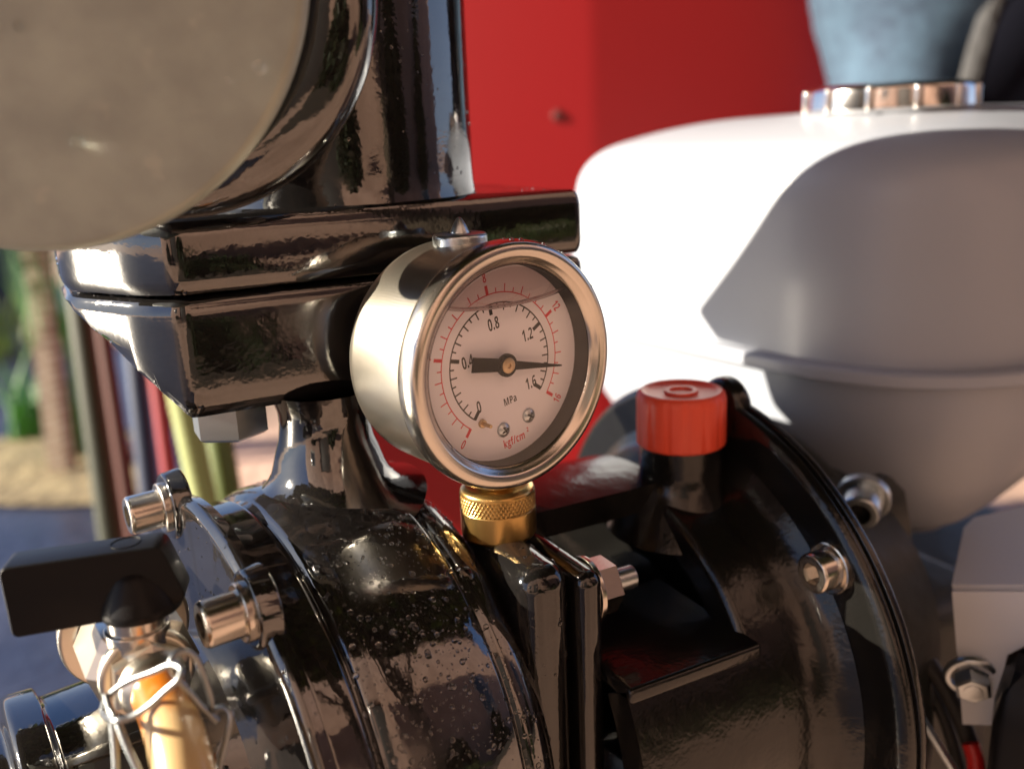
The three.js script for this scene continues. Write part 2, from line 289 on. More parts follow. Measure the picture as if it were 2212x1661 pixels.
// ------------------------------------------------------------------ the pump
const AY = 210, AZ = -60, axis = (x) => V(x, AY, AZ);
const pump = thing('water_pump', 'glossy wet black cast water pump standing left of the engine', 'pump', V(-20, 0, -60));
{
  const FIT = { fit: [0.85, -8.2, 55.9, 22.6] };   // the shaft line parts are drawn at a nominal size; this is their real size and place
  // round housing turned about the shaft
  // (drawn along X about its own centre, then set down a little askew of the base, as in the photograph)
  const DRUM = { place: new THREE.Matrix4().makeRotationY(rad(7.6)).setPosition(-28, 240, -34.2) }, O = V(0, 0, 0);
  part(pump, 'pump_housing', turned(fillet([[-26, 40], [-26, 57.4, 0.8], [-25, 58.2, 0.8], [-18.6, 58.6, 0.6], [-17.6, 57.4, 0.4], [-16.4, 58.8, 0.7], [-13.5, 60, 2], [-4, 60.6, 10], [6, 59.2, 4], [10.6, 58, 0.6], [11.3, 56.8, 0.4], [13, 57.8, 1.5], [16.5, 57.2, 3], [20, 54, 4], [23.5, 47.5, 4], [26, 38, 3], [27, 0]], 0), O, XA, 160), M.black, DRUM);
  // bolted front cover with raised seats for its bolts
  const seat = (deg, r = 60) => V(0, r * Math.cos(rad(deg)), r * Math.sin(rad(deg))), spots = [-19.3, 29.8, 150, 215, 270];
  part(pump, 'pump_cover', [
    turned(fillet([[-30, 0], [-30, 60.4, 1.2], [-28.4, 62, 0.8], [-26, 61.6]], 0), O, XA, 128),
    ...spots.map((a) => { const p = seat(a); return rod(p.clone().setX(-30.8), p.clone().setX(-26.4), 7.4, 8, 0.8, 40); }),
  ], M.black, DRUM);
  part(pump, 'inlet_pipe', [
    turned(fillet([[-30, 34], [-36, 31, 3], [-62, 30, 1], [-62.5, 32.4, 0.6], [-69, 32.6, 1.6], [-70, 28, 1], [-96, 27, 1], [-97, 20]], 0), V(0, -8, -12), XA, 96),
  ], M.black, DRUM);
  const capScrew = (p, len, r, name = 'bolt', fit = FIT) => {
    const b = part(pump, name, [turned(fillet([[-len, r * 0.55], [-len, r * 0.9, 0.2], [-len + 0.6, r, 0.3], [0, r]], 0), p, XA, 40), turned([[-len + 2.6, 0], [-len + 2.6, r * 0.56], [-len, r * 0.56]], p, XA, 6)], M.steel, fit);
    part(b, 'washer', turned([[0, 0], [-1.2, r * 1.22], [-1, r * 1.3], [0.4, r * 1.3]], p, XA, 40), M.steel, fit);
    return b;
  };
  for (const a of spots) capScrew(seat(a).setX(-31), 8, 4.3, 'bolt', DRUM);

  // outlet neck rising from the housing into the flange
  const ring = (y, cx, cz, rx, rz, n = 56) => Array.from({ length: n }, (_, k) => { const a = -k / n * 2 * Math.PI; return V(cx + rx * Math.cos(a), y, cz + rz * Math.sin(a)); });
  const neckAt = (h, r) => ring(0, -26.6, -38.4, r * (h < 3 ? 0.84 : 0.84 + 0.14 * Math.min(1, (h - 3) / 5)), r).map((v) => { const t = sm(1, 11, h), surf = 240 + Math.sqrt(Math.max(0, 58.4 ** 2 - (v.z + 34.2 - (v.x + 28) * -0.13) ** 2)); return v.setY((surf + h) * (1 - t) + (298 + h) * t); });
  part(pump, 'outlet_neck', [stacked([[-0.6, 25], [0.05, 22.5], [0.6, 20.4], [1.4, 18.4], [2.6, 16.6], [4.2, 14.8], [6.2, 13.2], [8.8, 11.8], [12, 10.7], [15.6, 10.2], [18.6, 10.3], [23, 11.6]].map((a) => neckAt(...a)), false, false), stacked([[292, -17, -44, 3.6, 6.5], [299, -17.6, -44, 2.6, 5.4], [305, -18.2, -44, 1.9, 4.4], [321, -18.4, -44, 1.9, 4.2]].map((a) => ring(...a)), false, false)], M.black, { crease: 1 });

  // two plate flange: outline seen from above
  const outline = fillet([[38.5, -32.5, 2.5], [-54.8, -32.5, 2.2], [-62, -38.5, 4], [-74, -58, 6], [-74, -88, 14], [-60, -101, 10], [38.5, -101, 4]], 0, true, 6);
  const upper = slab(outline, [[344.9, 2], [345.3, 0.9], [346.6, 0.2], [348, 0], [356.5, 0], [358.3, 0.3], [359.4, 0.9], [360, 2.2]]);
  part(pump, 'outlet_flange', upper, M.black);
  const taper = (v) => { const m = v.y > 343 ? -99 : -74 + Math.pow(Math.max(0, (342.5 - v.y) / 22.5), 1.0) * 19; if (v.x < m) { v.z += (v.x - m) * 0.15; v.x = m; } };
  const lower = slab(outline, [[319.6, 3], [320, 1.6], [321.2, 0.5], [323, 0.1], [326, 0], [330, 0], [334, 0], [338, 0], [341, 0], [343, 0.2], [343.9, 0.8], [344.4, 2]], taper);
  part(pump, 'outlet_flange', lower, M.black);
  // hexagon bolts up through the flange
  const hexBolt = (x, z) => {
    const b = part(pump, 'hex_bolt', [hexrod(V(x, 320.4, z), V(x, 312, z), 8.3, 0.7)], M.zinc);
    part(b, 'bolt_shank', rod(V(x, 322, z), V(x, 311.2, z), 3.6, 3.4, 0.3), M.zinc);
    return b;
  };
  hexBolt(-45.8, -45.5);

  // upright column above the flange, with the round branch that carries the blanking cap
  part(pump, 'column', turned(fillet([[359.5, 33.6], [362, 33.2, 1.5], [365, 33, 3], [400, 33, 5], [470, 33.5, 4], [520, 34]], 0), V(-9.6, 0, -68), YUP, 96), M.black);
  { // added fin hidden behind the column, shaped to cast the tank shadow
    const finShape = new THREE.Shape(fillet([[-84, 360], [-144, 360, 3], [-128, 382, 30], [-106, 418, 30], [-98, 440, 4], [-84, 440]], 0, true).map(([z, y]) => new THREE.Vector2(-z, y)));
    part(pump, 'shadow_fin', new THREE.ExtrudeGeometry(finShape, { depth: 16, bevelEnabled: true, bevelSize: 1, bevelThickness: 1, bevelSegments: 2 }).rotateY(Math.PI / 2).translate(-18, 0, 0), M.black);
  }
  const dirP = H0.clone().multiplyScalar(-1).addScaledVector(R0, 0.04).normalize();   // branch axis, towards the photographer
  const bp = at(322, -18, 157);
  part(pump, 'branch', turned(fillet([[-46, 26], [-16, 27, 4], [-11, 34, 4], [-6, 37.6, 2], [-2, 38.4, 4], [2.6, 37, 4], [4.4, 31, 3], [5, 0]], 0), bp, dirP, 110), M.black);
  part(pump, 'branch_stub', turned(fillet([[3, 24], [6, 24, 1], [9, 25]], 0), bp, dirP, 80), M.blackCast);

  // square seat block under the gauge, its flange plate, stud and nut
  part(pump, 'gauge_block', box(-3.5, 7.9, 150, 289.3, -24, 10.5, 5, 6), M.blackSoft);
  part(pump, 'flange_plate', [box(8.4, 14.8, 150, 286.5, -26, 11.5, 4, 5), turned(fillet([[8.6, 0], [8.6, 38, 1], [14.6, 38, 1], [14.6, 0]], 0), V(0, 232, -34), XA, 72)], M.blackSoft);
  for (const [y, z] of [[278.5, 3], [158, 3]]) {
    const b = part(pump, 'hex_nut', hexrod(V(15.6, y, z), V(21.4, y, z), 6.2, 0.6), M.steel);
    part(b, 'washer', rod(V(14.6, y, z), V(15.8, y, z), 7.4, 7.4, 0.2), M.steel);
    part(b, 'stud', rod(V(21, y, z), V(27, y, z), 2.6, 2.6, 0.4), M.zinc);
  }

  // open bearing bracket: two curved arms between the plate and the bearing housing
  const arm = (a0, a1, r0, r1, x0, x1) => {   // a0..a1 degrees from straight up, turning towards the photographer
    const n = 28, rings = [];
    for (let k = 0; k <= n; k++) { const a = rad(a0 + (a1 - a0) * k / n), c = Math.cos(a), s = Math.sin(a); rings.push([[x0, r1], [x1, r1], [x1, r0], [x0, r0]].map(([x, r]) => V(x, AY + r * c, AZ + r * s))); }
    return stacked(rings);
  };
  part(pump, 'bearing_bracket', [arm(-32, 12, 57, 66, 26, 68), arm(59, 150, 56, 65.5, 26, 70), arm(150, 290, 57, 65, 26, 70), box(26, 67, 240.6, 245, -46, -2, 1.4)], M.blackCast, { crease: 0.4, ...FIT });
  part(pump, 'shaft_sleeve', turned(fillet([[10, 26], [34, 26, 1], [36, 20, 1], [54, 20, 1], [58, 32, 3], [72, 34]], 0), axis(0), XA, 64), M.blackCast, FIT);
  part(pump, 'bearing_housing', turned(fillet([[76, 20], [74, 36, 4], [66, 50, 2], [64.6, 52.5, 0.8], [64.6, 60.5, 1], [66.2, 62.4, 1], [82, 63, 3], [88, 66, 4], [91.4, 72]], 0), axis(0), XA, 128), M.blackCast, FIT);
  // engine side flange of the bracket with bolt ears
  const ears = [6, 49, 118, 182, 242, 298], rim = (x, a, r = 75) => V(x, AY + r * Math.cos(rad(a)), AZ + r * Math.sin(rad(a)));
  part(pump, 'engine_flange', [
    turned(fillet([[91, 62], [91, 82.4, 1.5], [92.4, 84.6, 1], [94.2, 85, 0.6], [94.6, 83.6, 0.4], [95.6, 83.6, 0.4], [96, 85.2, 0.6], [98.5, 85, 1.4], [101, 80, 2], [104, 78, 1], [104.4, 60]], 0), axis(0), XA, 140),
    rod(rim(92, 6, 82), rim(99, 6, 82), 9, 9, 3),
  ], M.blackCast, FIT);
  for (const a of ears) if (a !== 6) capScrew(rim(91, a), 7, 5.4, 'flange_screw');
  // oil filler neck and red cap
  const fc = V(77.6, 0, -50);
  part(pump, 'filler_neck', turned(fillet([[258, 22], [268, 15, 4], [272, 12.8, 3], [275, 12.1, 2], [286, 12.1]], 0), fc, YUP, 56), M.blackCast, FIT);
  const capShape = []; { const N = 120; for (const [y, k, c] of [[283.8, 12.4, 0], [284.4, 13, 1], [297.4, 13, 1], [299.2, 12.5, 0.6], [299.9, 11.5, 0], [299.6, 10.4, 0], [299.1, 9.8, 0], [299.1, 3.9, 0]]) capShape.push(Array.from({ length: N }, (_, i) => { const a = -i / N * 2 * Math.PI, r = k - c * 0.3 * Math.pow(0.5 + 0.5 * Math.cos(a * 15), 6); return V(fc.x + r * Math.cos(a), y, fc.z + r * Math.sin(a)); })); }
  const cap = part(pump, 'filler_cap', stacked(capShape), M.redCap, { ...FIT, crease: 0.7, label: 'red ribbed plastic oil filler cap on black neck' });
  part(cap, 'cap_mark', [turned([[299, 3.2], [299.8, 3.4], [299.8, 4.8], [299, 5]], fc, YUP, 40)], M.redCap, FIT);
  // base rails that carry the pump
  part(pump, 'base_foot', [box(-40, 10, 8, 140, -90, -30, 3), box(-60, 120, 4, 16, -100, -20, 3)], M.blackCast);
}

// ------------------------------------------------------------------ the big round blanking cap, close to the lens
{
  const dirP = H0.clone().multiplyScalar(-1).addScaledVector(R0, 0.05).addScaledVector(YUP, 0.0).normalize();
  const c = at(0, -114, 140);
  const t = thing('blanking_cap', 'large dull grey round metal cap on the pump branch, nearest the camera', 'cap', c);
  const R = 46;
  part(t, 'cap_disc', turned(fillet([[-7, 0], [-7, R - 3], [-6, R - 0.6, 0.6], [-1.2, R, 0.8], [0.3, R - 1.0, 0.7], [0.3, R - 3], [0.3, R - 12], [0.3, R * 0.5], [0.3, R * 0.25], [0.3, R * 0.1], [0.3, 0]], 0), c, dirP, 160), M.capMetal);
  // a few stuck drops on its face
  const g = []; for (let k = 0; k < 26; k++) { const a = rnd() * 6.28, q = Math.sqrt(rnd()) * R * 0.92, s = 0.45 + 0.75 * rnd(), p = c.clone().addScaledVector(R0, q * Math.cos(a)).addScaledVector(YUP, q * Math.sin(a)).addScaledVector(dirP, 0.3); g.push(new THREE.SphereGeometry(s, 14, 10).translate(p.x, p.y, p.z)); }
  part(t, 'water_drops', g, M.water, { crease: 0, kind: 'stuff' });
}

// ------------------------------------------------------------------ the pressure gauge (own axes: z out of the dial, origin at the foot of its nut)
const gauge = thing('pressure_gauge', 'round steel pressure gauge with white dial standing on a brass nut', 'gauge', V(-0.1, 285.8, -10.9), null, rad(11));
{
  const own = { own: true }, C = V(0, 43, 0), O = V(0, 0, 0);
  // case, bezel
  part(gauge, 'case', turned(fillet([[-17.5, 0], [-17.5, 18, 1], [-16.8, 21, 1], [-13.4, 23.4, 2.5], [-11.6, 23.8, 0.5], [8.0, 23.8, 0.3], [8.4, 23.4]], 0), C, ZA, 128), M.satin, own);
  part(gauge, 'bezel', turned(fillet([[6.6, 23.4], [6.6, 24.5, 0.5], [7.8, 25, 0.8], [10, 25, 1.2], [11.8, 24.4, 1.0], [12.3, 23.3, 1.0], [12, 21.8, 0.7], [11.4, 21.2, 0.4], [10.8, 20.5, 0.5], [10.2, 20.1]], 0, false, 8), C, ZA, 160), M.steel, own);
  part(gauge, 'dial_ring', turned([[10.4, 20.1], [6, 20]], C, ZA, 128), M.rubber, own);
  // printed dial
  const S = 2048, cv = document.createElement('canvas'); cv.width = cv.height = S; const x = cv.getContext('2d'), PX = S / 40;
  x.fillStyle = '#e4e1e8'; x.fillRect(0, 0, S, S); x.translate(S / 2, S / 2); x.scale(PX, -PX);
  const K = '#17120f', RD = '#c8202c', pol = (a, r) => [r * Math.cos(rad(a)), r * Math.sin(rad(a))];
  const arc = (r, w, col) => { x.strokeStyle = col; x.lineWidth = w; x.beginPath(); x.arc(0, 0, r, rad(-45), rad(225)); x.stroke(); };
  x.save(); x.scale(1.11, 1.11); arc(11.2, 0.26, K); arc(13.0, 0.2, RD);
  for (let k = 0; k <= 32; k++) {
    const a = 225 - 270 * k / 32, major = k % 8 === 0, mid = k % 2 === 0;
    x.strokeStyle = K; x.lineWidth = major ? 0.72 : 0.27; x.beginPath(); x.moveTo(...pol(a, 11.25)); x.lineTo(...pol(a, major ? 9.3 : mid ? 9.75 : 10.3)); x.stroke();
    x.strokeStyle = RD; x.lineWidth = major ? 0.62 : 0.21; x.beginPath(); x.moveTo(...pol(a, 12.95)); x.lineTo(...pol(a, major ? 14.7 : mid ? 14.5 : 13.9)); x.stroke();
  }
  const text = (s, u, v, size, col, turn = 0, squeeze = 0.6, font = 'sans-serif', weight = 'bold') => { x.save(); x.translate(u, v); x.rotate(rad(turn)); x.scale(squeeze / 40, -1 / 40); x.fillStyle = col; x.font = `${weight} ${size * 40}px ${font}`; x.textAlign = 'center'; x.textBaseline = 'middle'; x.fillText(s, 0, 0); x.restore(); };
  text('0', -6.5, -6.0, 3.1, K); text('0.4', -6.9, 2.9, 3.1, K); text('0.8', 0.1, 7.6, 3.1, K); text('1.2', 7.1, 3.1, 3.1, K); text('1.6', 5.9, -6.0, 3.1, K);
  for (const [k, s] of [[0, '0'], [8, '4'], [16, '8'], [24, '12'], [32, '16']]) { const a = 225 - 270 * k / 32; text(s, ...pol(a, 16.1), 2.3, RD, k === 0 ? -45 : k === 32 ? 45 : a - 90, 0.66); }
  text('MPa', 0.5, -7.4, 2.0, K, 0, 0.76); text('kgf/cm', -0.3, -15.2, 2.1, RD, 0, 0.74); text('2', 3.1, -14.5, 1.2, RD, 0, 0.8); x.restore();
  const dialTex = new THREE.CanvasTexture(cv); dialTex.colorSpace = THREE.SRGBColorSpace; dialTex.needsUpdate = true;
  const face = new THREE.Group(); // turned a little within its case
  const turnDial = rad(10), q = new THREE.Quaternion().setFromAxisAngle(ZA, turnDial);
  const put = (g, dz = 1.2) => g.applyQuaternion(q).translate(0, 43, dz);
  const dial = part(gauge, 'dial', put(new THREE.CircleGeometry(20, 96).translate(0, 0, 6.2), 0), std(0xffffff, 0.55, { map: dialTex }), { own: true, uv: true, crease: 0 });
  { const uv = dial.geometry.attributes.uv, p = dial.geometry.attributes.position, inv = q.clone().invert(), v = V(); for (let i = 0; i < p.count; i++) { v.fromBufferAttribute(p, i).divideScalar(MM); v.y -= 43; v.applyQuaternion(inv); uv.setXY(i, v.x / 40 + 0.5, v.y / 40 + 0.5); } }
  // needle: long tapered pointer with a broad tail, hub on top
  const na = rad(-20.5), np = [[14.6, 0.16], [14.6, -0.16], [1.4, -0.95], [-1.4, -1.3], [-8.6, -1.5], [-8.6, 1.5], [-1.4, 1.3], [1.4, 0.95]].map(([a, b]) => new THREE.Vector2(a * Math.cos(na) - b * Math.sin(na), a * Math.sin(na) + b * Math.cos(na)));
  const needle = part(gauge, 'needle', [put(new THREE.ExtrudeGeometry(new THREE.Shape(np), { depth: 0.25, bevelEnabled: false }).translate(0, 0, 6.9)), put(turned(fillet([[4.9, 1], [6.6, 1], [6.6, 2.35, 0.1], [7.5, 2.35, 0.3], [7.5, 1.2]], 0), O, ZA, 40))], M.needle, own);
  part(needle, 'needle_hub', put(turned(fillet([[7, 1.6], [7.75, 1.6, 0.2], [7.85, 0.5, 0.1], [7.5, 0.42], [7.5, 0]], 0), O, ZA, 36)), M.hubBrass, own);
  // two cross head screws and the stop pin
  const ev = new Evaluator(); ev.attributes = ['position', 'normal'];
  for (const [u, v, t] of [[-2.6, -13.6, 20], [4.3, -13.2, 50]]) {
    let h = new Brush(turned(fillet([[4.4, 0], [4.9, 1.55], [5.4, 1.55, 0.15], [5.95, 0.8, 0.4], [6.05, 0]], 0), V(0, 0, 0), ZA, 32));
    for (const k of [0, 90]) { const b = new Brush(new THREE.BoxGeometry(1.8, 0.44, 1.2).translate(0, 0, 6.1)); b.rotation.z = rad(t + k); b.updateMatrixWorld(); h.updateMatrixWorld(); h = ev.evaluate(h, b, SUBTRACTION); }
    const sc = part(gauge, 'dial_screw', put(h.geometry.clone().translate(u, v, 0)), M.zinc, own);
    part(sc, 'cross_slot', [0, 90].map((k) => put(new THREE.BoxGeometry(1.7, 0.36, 0.1).rotateZ(rad(t + k)).translate(u, v, 5.58 + k * 0.0005))), M.dark, own);
  }
  part(gauge, 'stop_pin', [put(rod(V(-7.3, -10.2, 4.4), V(-7.3, -10.2, 5.6), 0.95, 0.85, 0.15)), put(rod(V(-7.3, -10.2, 5.2), V(-7.3, -10.2, 8.0), 0.42, 0.4, 0.1, 16))], M.hubBrass, own);
  // window pane, and the level surface of the filling below the air bubble
  part(gauge, 'window', new THREE.CircleGeometry(20.2, 96).translate(0, 43, 10.3), M.glass, { own: true, crease: 0 });
  const RB = 20, ly = 13.5, hw = Math.sqrt(RB * RB - ly * ly), sag = (u) => 43 + ly - 1.15 * (1 - (u / hw) ** 2) + 0.35 * Math.pow(u / hw, 8), line = (z, dy = 0) => Array.from({ length: 25 }, (_, i) => { const u = -hw + 2 * hw * i / 24; return V(u * 0.985, sag(u) + dy, z); });
  const film = [], top = Math.acos(ly / RB); { const low = line(9.9); low.forEach((v) => film.push(new THREE.Vector2(v.x, v.y))); for (let i = 1; i < 24; i++) { const a = Math.PI / 2 - top + 2 * top * i / 24; film.push(new THREE.Vector2(RB * Math.cos(a) * 0.985, 43 + RB * Math.sin(a) * 0.985)); } }
  part(gauge, 'wet_film', new THREE.ShapeGeometry(new THREE.Shape(film), 4).translate(0, 0, 9.95), phy([0.74, 0.66, 0.66], 0.1, { transmission: 1, thickness: 0, ior: 1.4 }), { own: true, crease: 0 });
  const lp = [], li = []; for (let j = 0; j <= 8; j++) line(5.1 + 4.8 * j / 8, 1.1 - 1.1 * j / 8).forEach((p) => lp.push(p.x, p.y, p.z));
  for (let j = 0; j < 8; j++) for (let i = 0; i < 24; i++) { const a = j * 25 + i; li.push(a, a + 1, a + 25, a + 1, a + 26, a + 25); }
  const lg = new THREE.BufferGeometry(); lg.setAttribute('position', new THREE.Float32BufferAttribute(lp, 3)); lg.setIndex(li); lg.computeVertexNormals();
  part(gauge, 'liquid_surface', lg, M.liquid, { own: true, crease: 1 });
  part(gauge, 'liquid_rim', [tube(line(9.6), 0.42, false, 60, 10), tube(line(5.3, 1.1), 0.24, false, 60, 8)], phy([0.62, 0.56, 0.56], 0.02, { transmission: 1, thickness: 0.0006, ior: 1.45 }), { own: true, crease: 1 });
  // rubber filling plug on top of the case
  const plug = part(gauge, 'filler_plug', turned(fillet([[22.8, 5.6], [24.8, 5.6, 0.4], [25.4, 5.2, 0.4], [25.5, 2.4]], 0), V(0, 43, 0), YUP, 40), M.zinc, own);
  plug.position.z = -0.0055;
  part(plug, 'plug_nipple', turned(fillet([[24.6, 2.2], [25.6, 2.0, 0.5], [27, 1.4, 0.8], [28.4, 0.5, 0.4], [28.6, 0]], 0), V(0, 43, 0), YUP, 28), M.zinc, own);
  // brass nut below, with a knurled band
  const N0 = V(4, 2.4, -2.5);
  const nut = part(gauge, 'brass_nut', turned(fillet([[0, 4], [0, 7.9], [0.6, 8.3, 0.3], [6.4, 8.3, 0.2], [6.6, 8.0, 0.1]], 0), N0, YUP, 96), M.brass, own);
  const kn = []; for (let j = 0; j <= 14; j++) { const y = 6.6 + 3.4 * j / 14, N = 220; kn.push(Array.from({ length: N }, (_, i) => { const a = -i / N * 2 * Math.PI, s = Math.abs(Math.sin(a * 28 + y * 2.2)) + Math.abs(Math.sin(a * 28 - y * 2.2)), r = 8.05 + 0.14 * s; return V(N0.x + r * Math.cos(a), N0.y + y, N0.z + r * Math.sin(a)); })); }
  part(nut, 'knurled_band', stacked(kn, false, false), M.brass, { own: true, crease: 0.25 });
  part(nut, 'nut_collar', turned(fillet([[9.9, 8.2], [10.8, 8.1, 0.5], [11.6, 7, 0.5], [11.8, 4.8, 0.2], [18.5, 4.6]], 0), N0, YUP, 72), M.brass, own);
}

// ------------------------------------------------------------------ ball valve with lever, hose and wire clip (lower left)
{
  const o = at(296, 1408, 172), tip = at(338, 1490, 160), ax = tip.clone().sub(o).normalize(), tipX = (k) => o.clone().addScaledVector(ax, k);
  const valve = thing('ball_valve', 'small chrome ball valve with a black lever on the pump cover', 'valve', o);
  part(valve, 'valve_body', [turned([[-9, 0], [-9, 8.6], [-7.6, 9.8], [5.6, 9.8], [7, 8.4], [7, 0]], o, ax, 8), turned(fillet([[-14, 6], [-14, 11.8, 1], [-9.4, 12.2, 1], [-9, 9]], 0), o, ax, 64), turned(fillet([[-34, 8], [-14, 8]], 0), o, ax, 32)], M.satin, { crease: 0.3 });
  part(valve, 'valve_collar', turned(fillet([[6.8, 8.2], [8.6, 8.4, 0.5], [9.4, 7.6, 0.6], [9.4, 5.4]], 0), o, ax, 64), M.satin);
  part(valve, 'hose_nut', [hexrod(tipX(9), tipX(13), 7.2, 0.6), turned(fillet([[12.5, 6.2], [14.5, 6, 0.5], [15.4, 5.4, 0.5], [17, 4]], 0), o, ax, 48)], M.satin);
  const st = at(298, 1372, 166);
  part(valve, 'stem', [rod(st, st.clone().add(V(0, 7, 0)), 5, 4.8, 0.5), rod(st.clone().add(V(0, -3, 0)), st.clone().add(V(0, 2.2, 0)), 5.6, 5.6, 0.4)], M.steel);
  // lever: a thick bar with a rounded boss round the stem
  const hb = at(216, 1252, 163), hr = RT.clone().addScaledVector(H0, 0.2).addScaledVector(V(0, 1, 0), 0.07).normalize(), hn = hr.clone().cross(YUP).normalize(), hu = hn.clone().cross(hr).normalize();
  const basis = new THREE.Matrix4().makeBasis(hr, hu, hr.clone().cross(hu)).setPosition(hb);
  const bar = new THREE.Shape(fillet([[-14.4, -6.6, 0.9], [-14.2, 5.6, 1.1], [11.2, 5.6, 1.2], [14.0, -4.4, 1.6], [7.5, -6.2, 1], [-2, -6.2, 1]], 0, true).map(([a, b]) => new THREE.Vector2(a, b)));
  const barG = new THREE.ExtrudeGeometry(bar, { depth: 6, bevelEnabled: true, bevelSize: 0.5, bevelThickness: 0.5, bevelSegments: 3 }).translate(0, 0, -3);
  const lever = part(valve, 'lever', [barG.applyMatrix4(basis), turned(fillet([[-6.8, 5], [-6.6, 6.9, 0.4], [-5.2, 7.1, 0.6], [-2.2, 5.9, 2], [1, 4, 1], [2.6, 2, 1], [3, 0]], 0), V(0, 0, 0), YUP, 48).translate(6.0, 0, 0.2).applyMatrix4(basis)], M.blackPlastic, { crease: 0.5 });
  part(lever, 'lever_hole', turned([[5.3, 0], [5.3, 2.4], [6.25, 2.5]], V(0, 0, 0), YUP, 32).translate(5.2, 0, -0.2).applyMatrix4(basis), M.dark);
  // hose, translucent orange, running down towards the photographer
  const hose = thing('hose', 'short amber rubber hose pushed onto the ball valve', 'hose', tipX(14));
  const hp = [tipX(13), tipX(20), at(378, 1590, 149), at(400, 1680, 144), at(428, 1800, 141), at(450, 1980, 142)];
  const sp = new THREE.CatmullRomCurve3(hp, false, 'centripetal');
  const amber = colorTex(256, (u, v) => { const a = tnoise(u, v, 6, 3, 5); return mix([0.44, 0.135, 0.010], [0.56, 0.40, 0.20], sm(0.19, 0.36, u + 0.25 * a)); }, 1);
  part(hose, 'hose_wall', [new THREE.TubeGeometry(sp, 80, 4.6, 40, false)], phy(0xffffff, 0.3, { map: amber, clearcoat: 0.4, clearcoatRoughness: 0.15 }), { crease: 1, uv: true });
  part(hose, 'hose_bore', [turned([[0, 4.6], [0.01, 3], [8, 3]], tipX(13), ax, 40)], phy([0.5, 0.2, 0.03], 0.5));
  // wire clip
  const w = (l, d0, d1) => l.map(([x, y], i) => at(x, y, d0 + (d1 - d0) * i / (l.length - 1)));
  const clip = thing('wire_clip', 'bent double wire hose clip round the amber hose', 'clip', at(380, 1440, 150));
  const wr = 0.55;
  part(clip, 'wire_loop', [tube([...w([[222, 1535], [231, 1508], [270, 1475], [328, 1452], [370, 1436], [391, 1445]], 150, 144), ...w([[386, 1466], [359, 1491], [320, 1526], [282, 1549], [251, 1556]], 143, 143)], wr, true, 160)], M.wire);
  part(clip, 'wire_loop', [tube(w([[367, 1440], [372, 1420], [386, 1408], [404, 1408], [421, 1420], [437, 1452], [452, 1497], [463, 1540], [468, 1556]], 146, 153), wr), tube(w([[367, 1436], [376, 1456], [408, 1495], [436, 1528], [469, 1557]], 146, 152), wr)], M.wire);
  part(clip, 'wire_end', [tube(w([[455, 1540], [470, 1530], [488, 1530], [498, 1545], [492, 1580], [476, 1640], [470, 1680]], 152, 149), wr)], M.wire);
  part(clip, 'wire_end', [tube(w([[228, 1500], [238, 1540], [246, 1600], [252, 1700]], 148, 144), wr), tube(w([[236, 1530], [252, 1560], [272, 1610], [310, 1690]], 147, 142), wr)], M.wire);
}

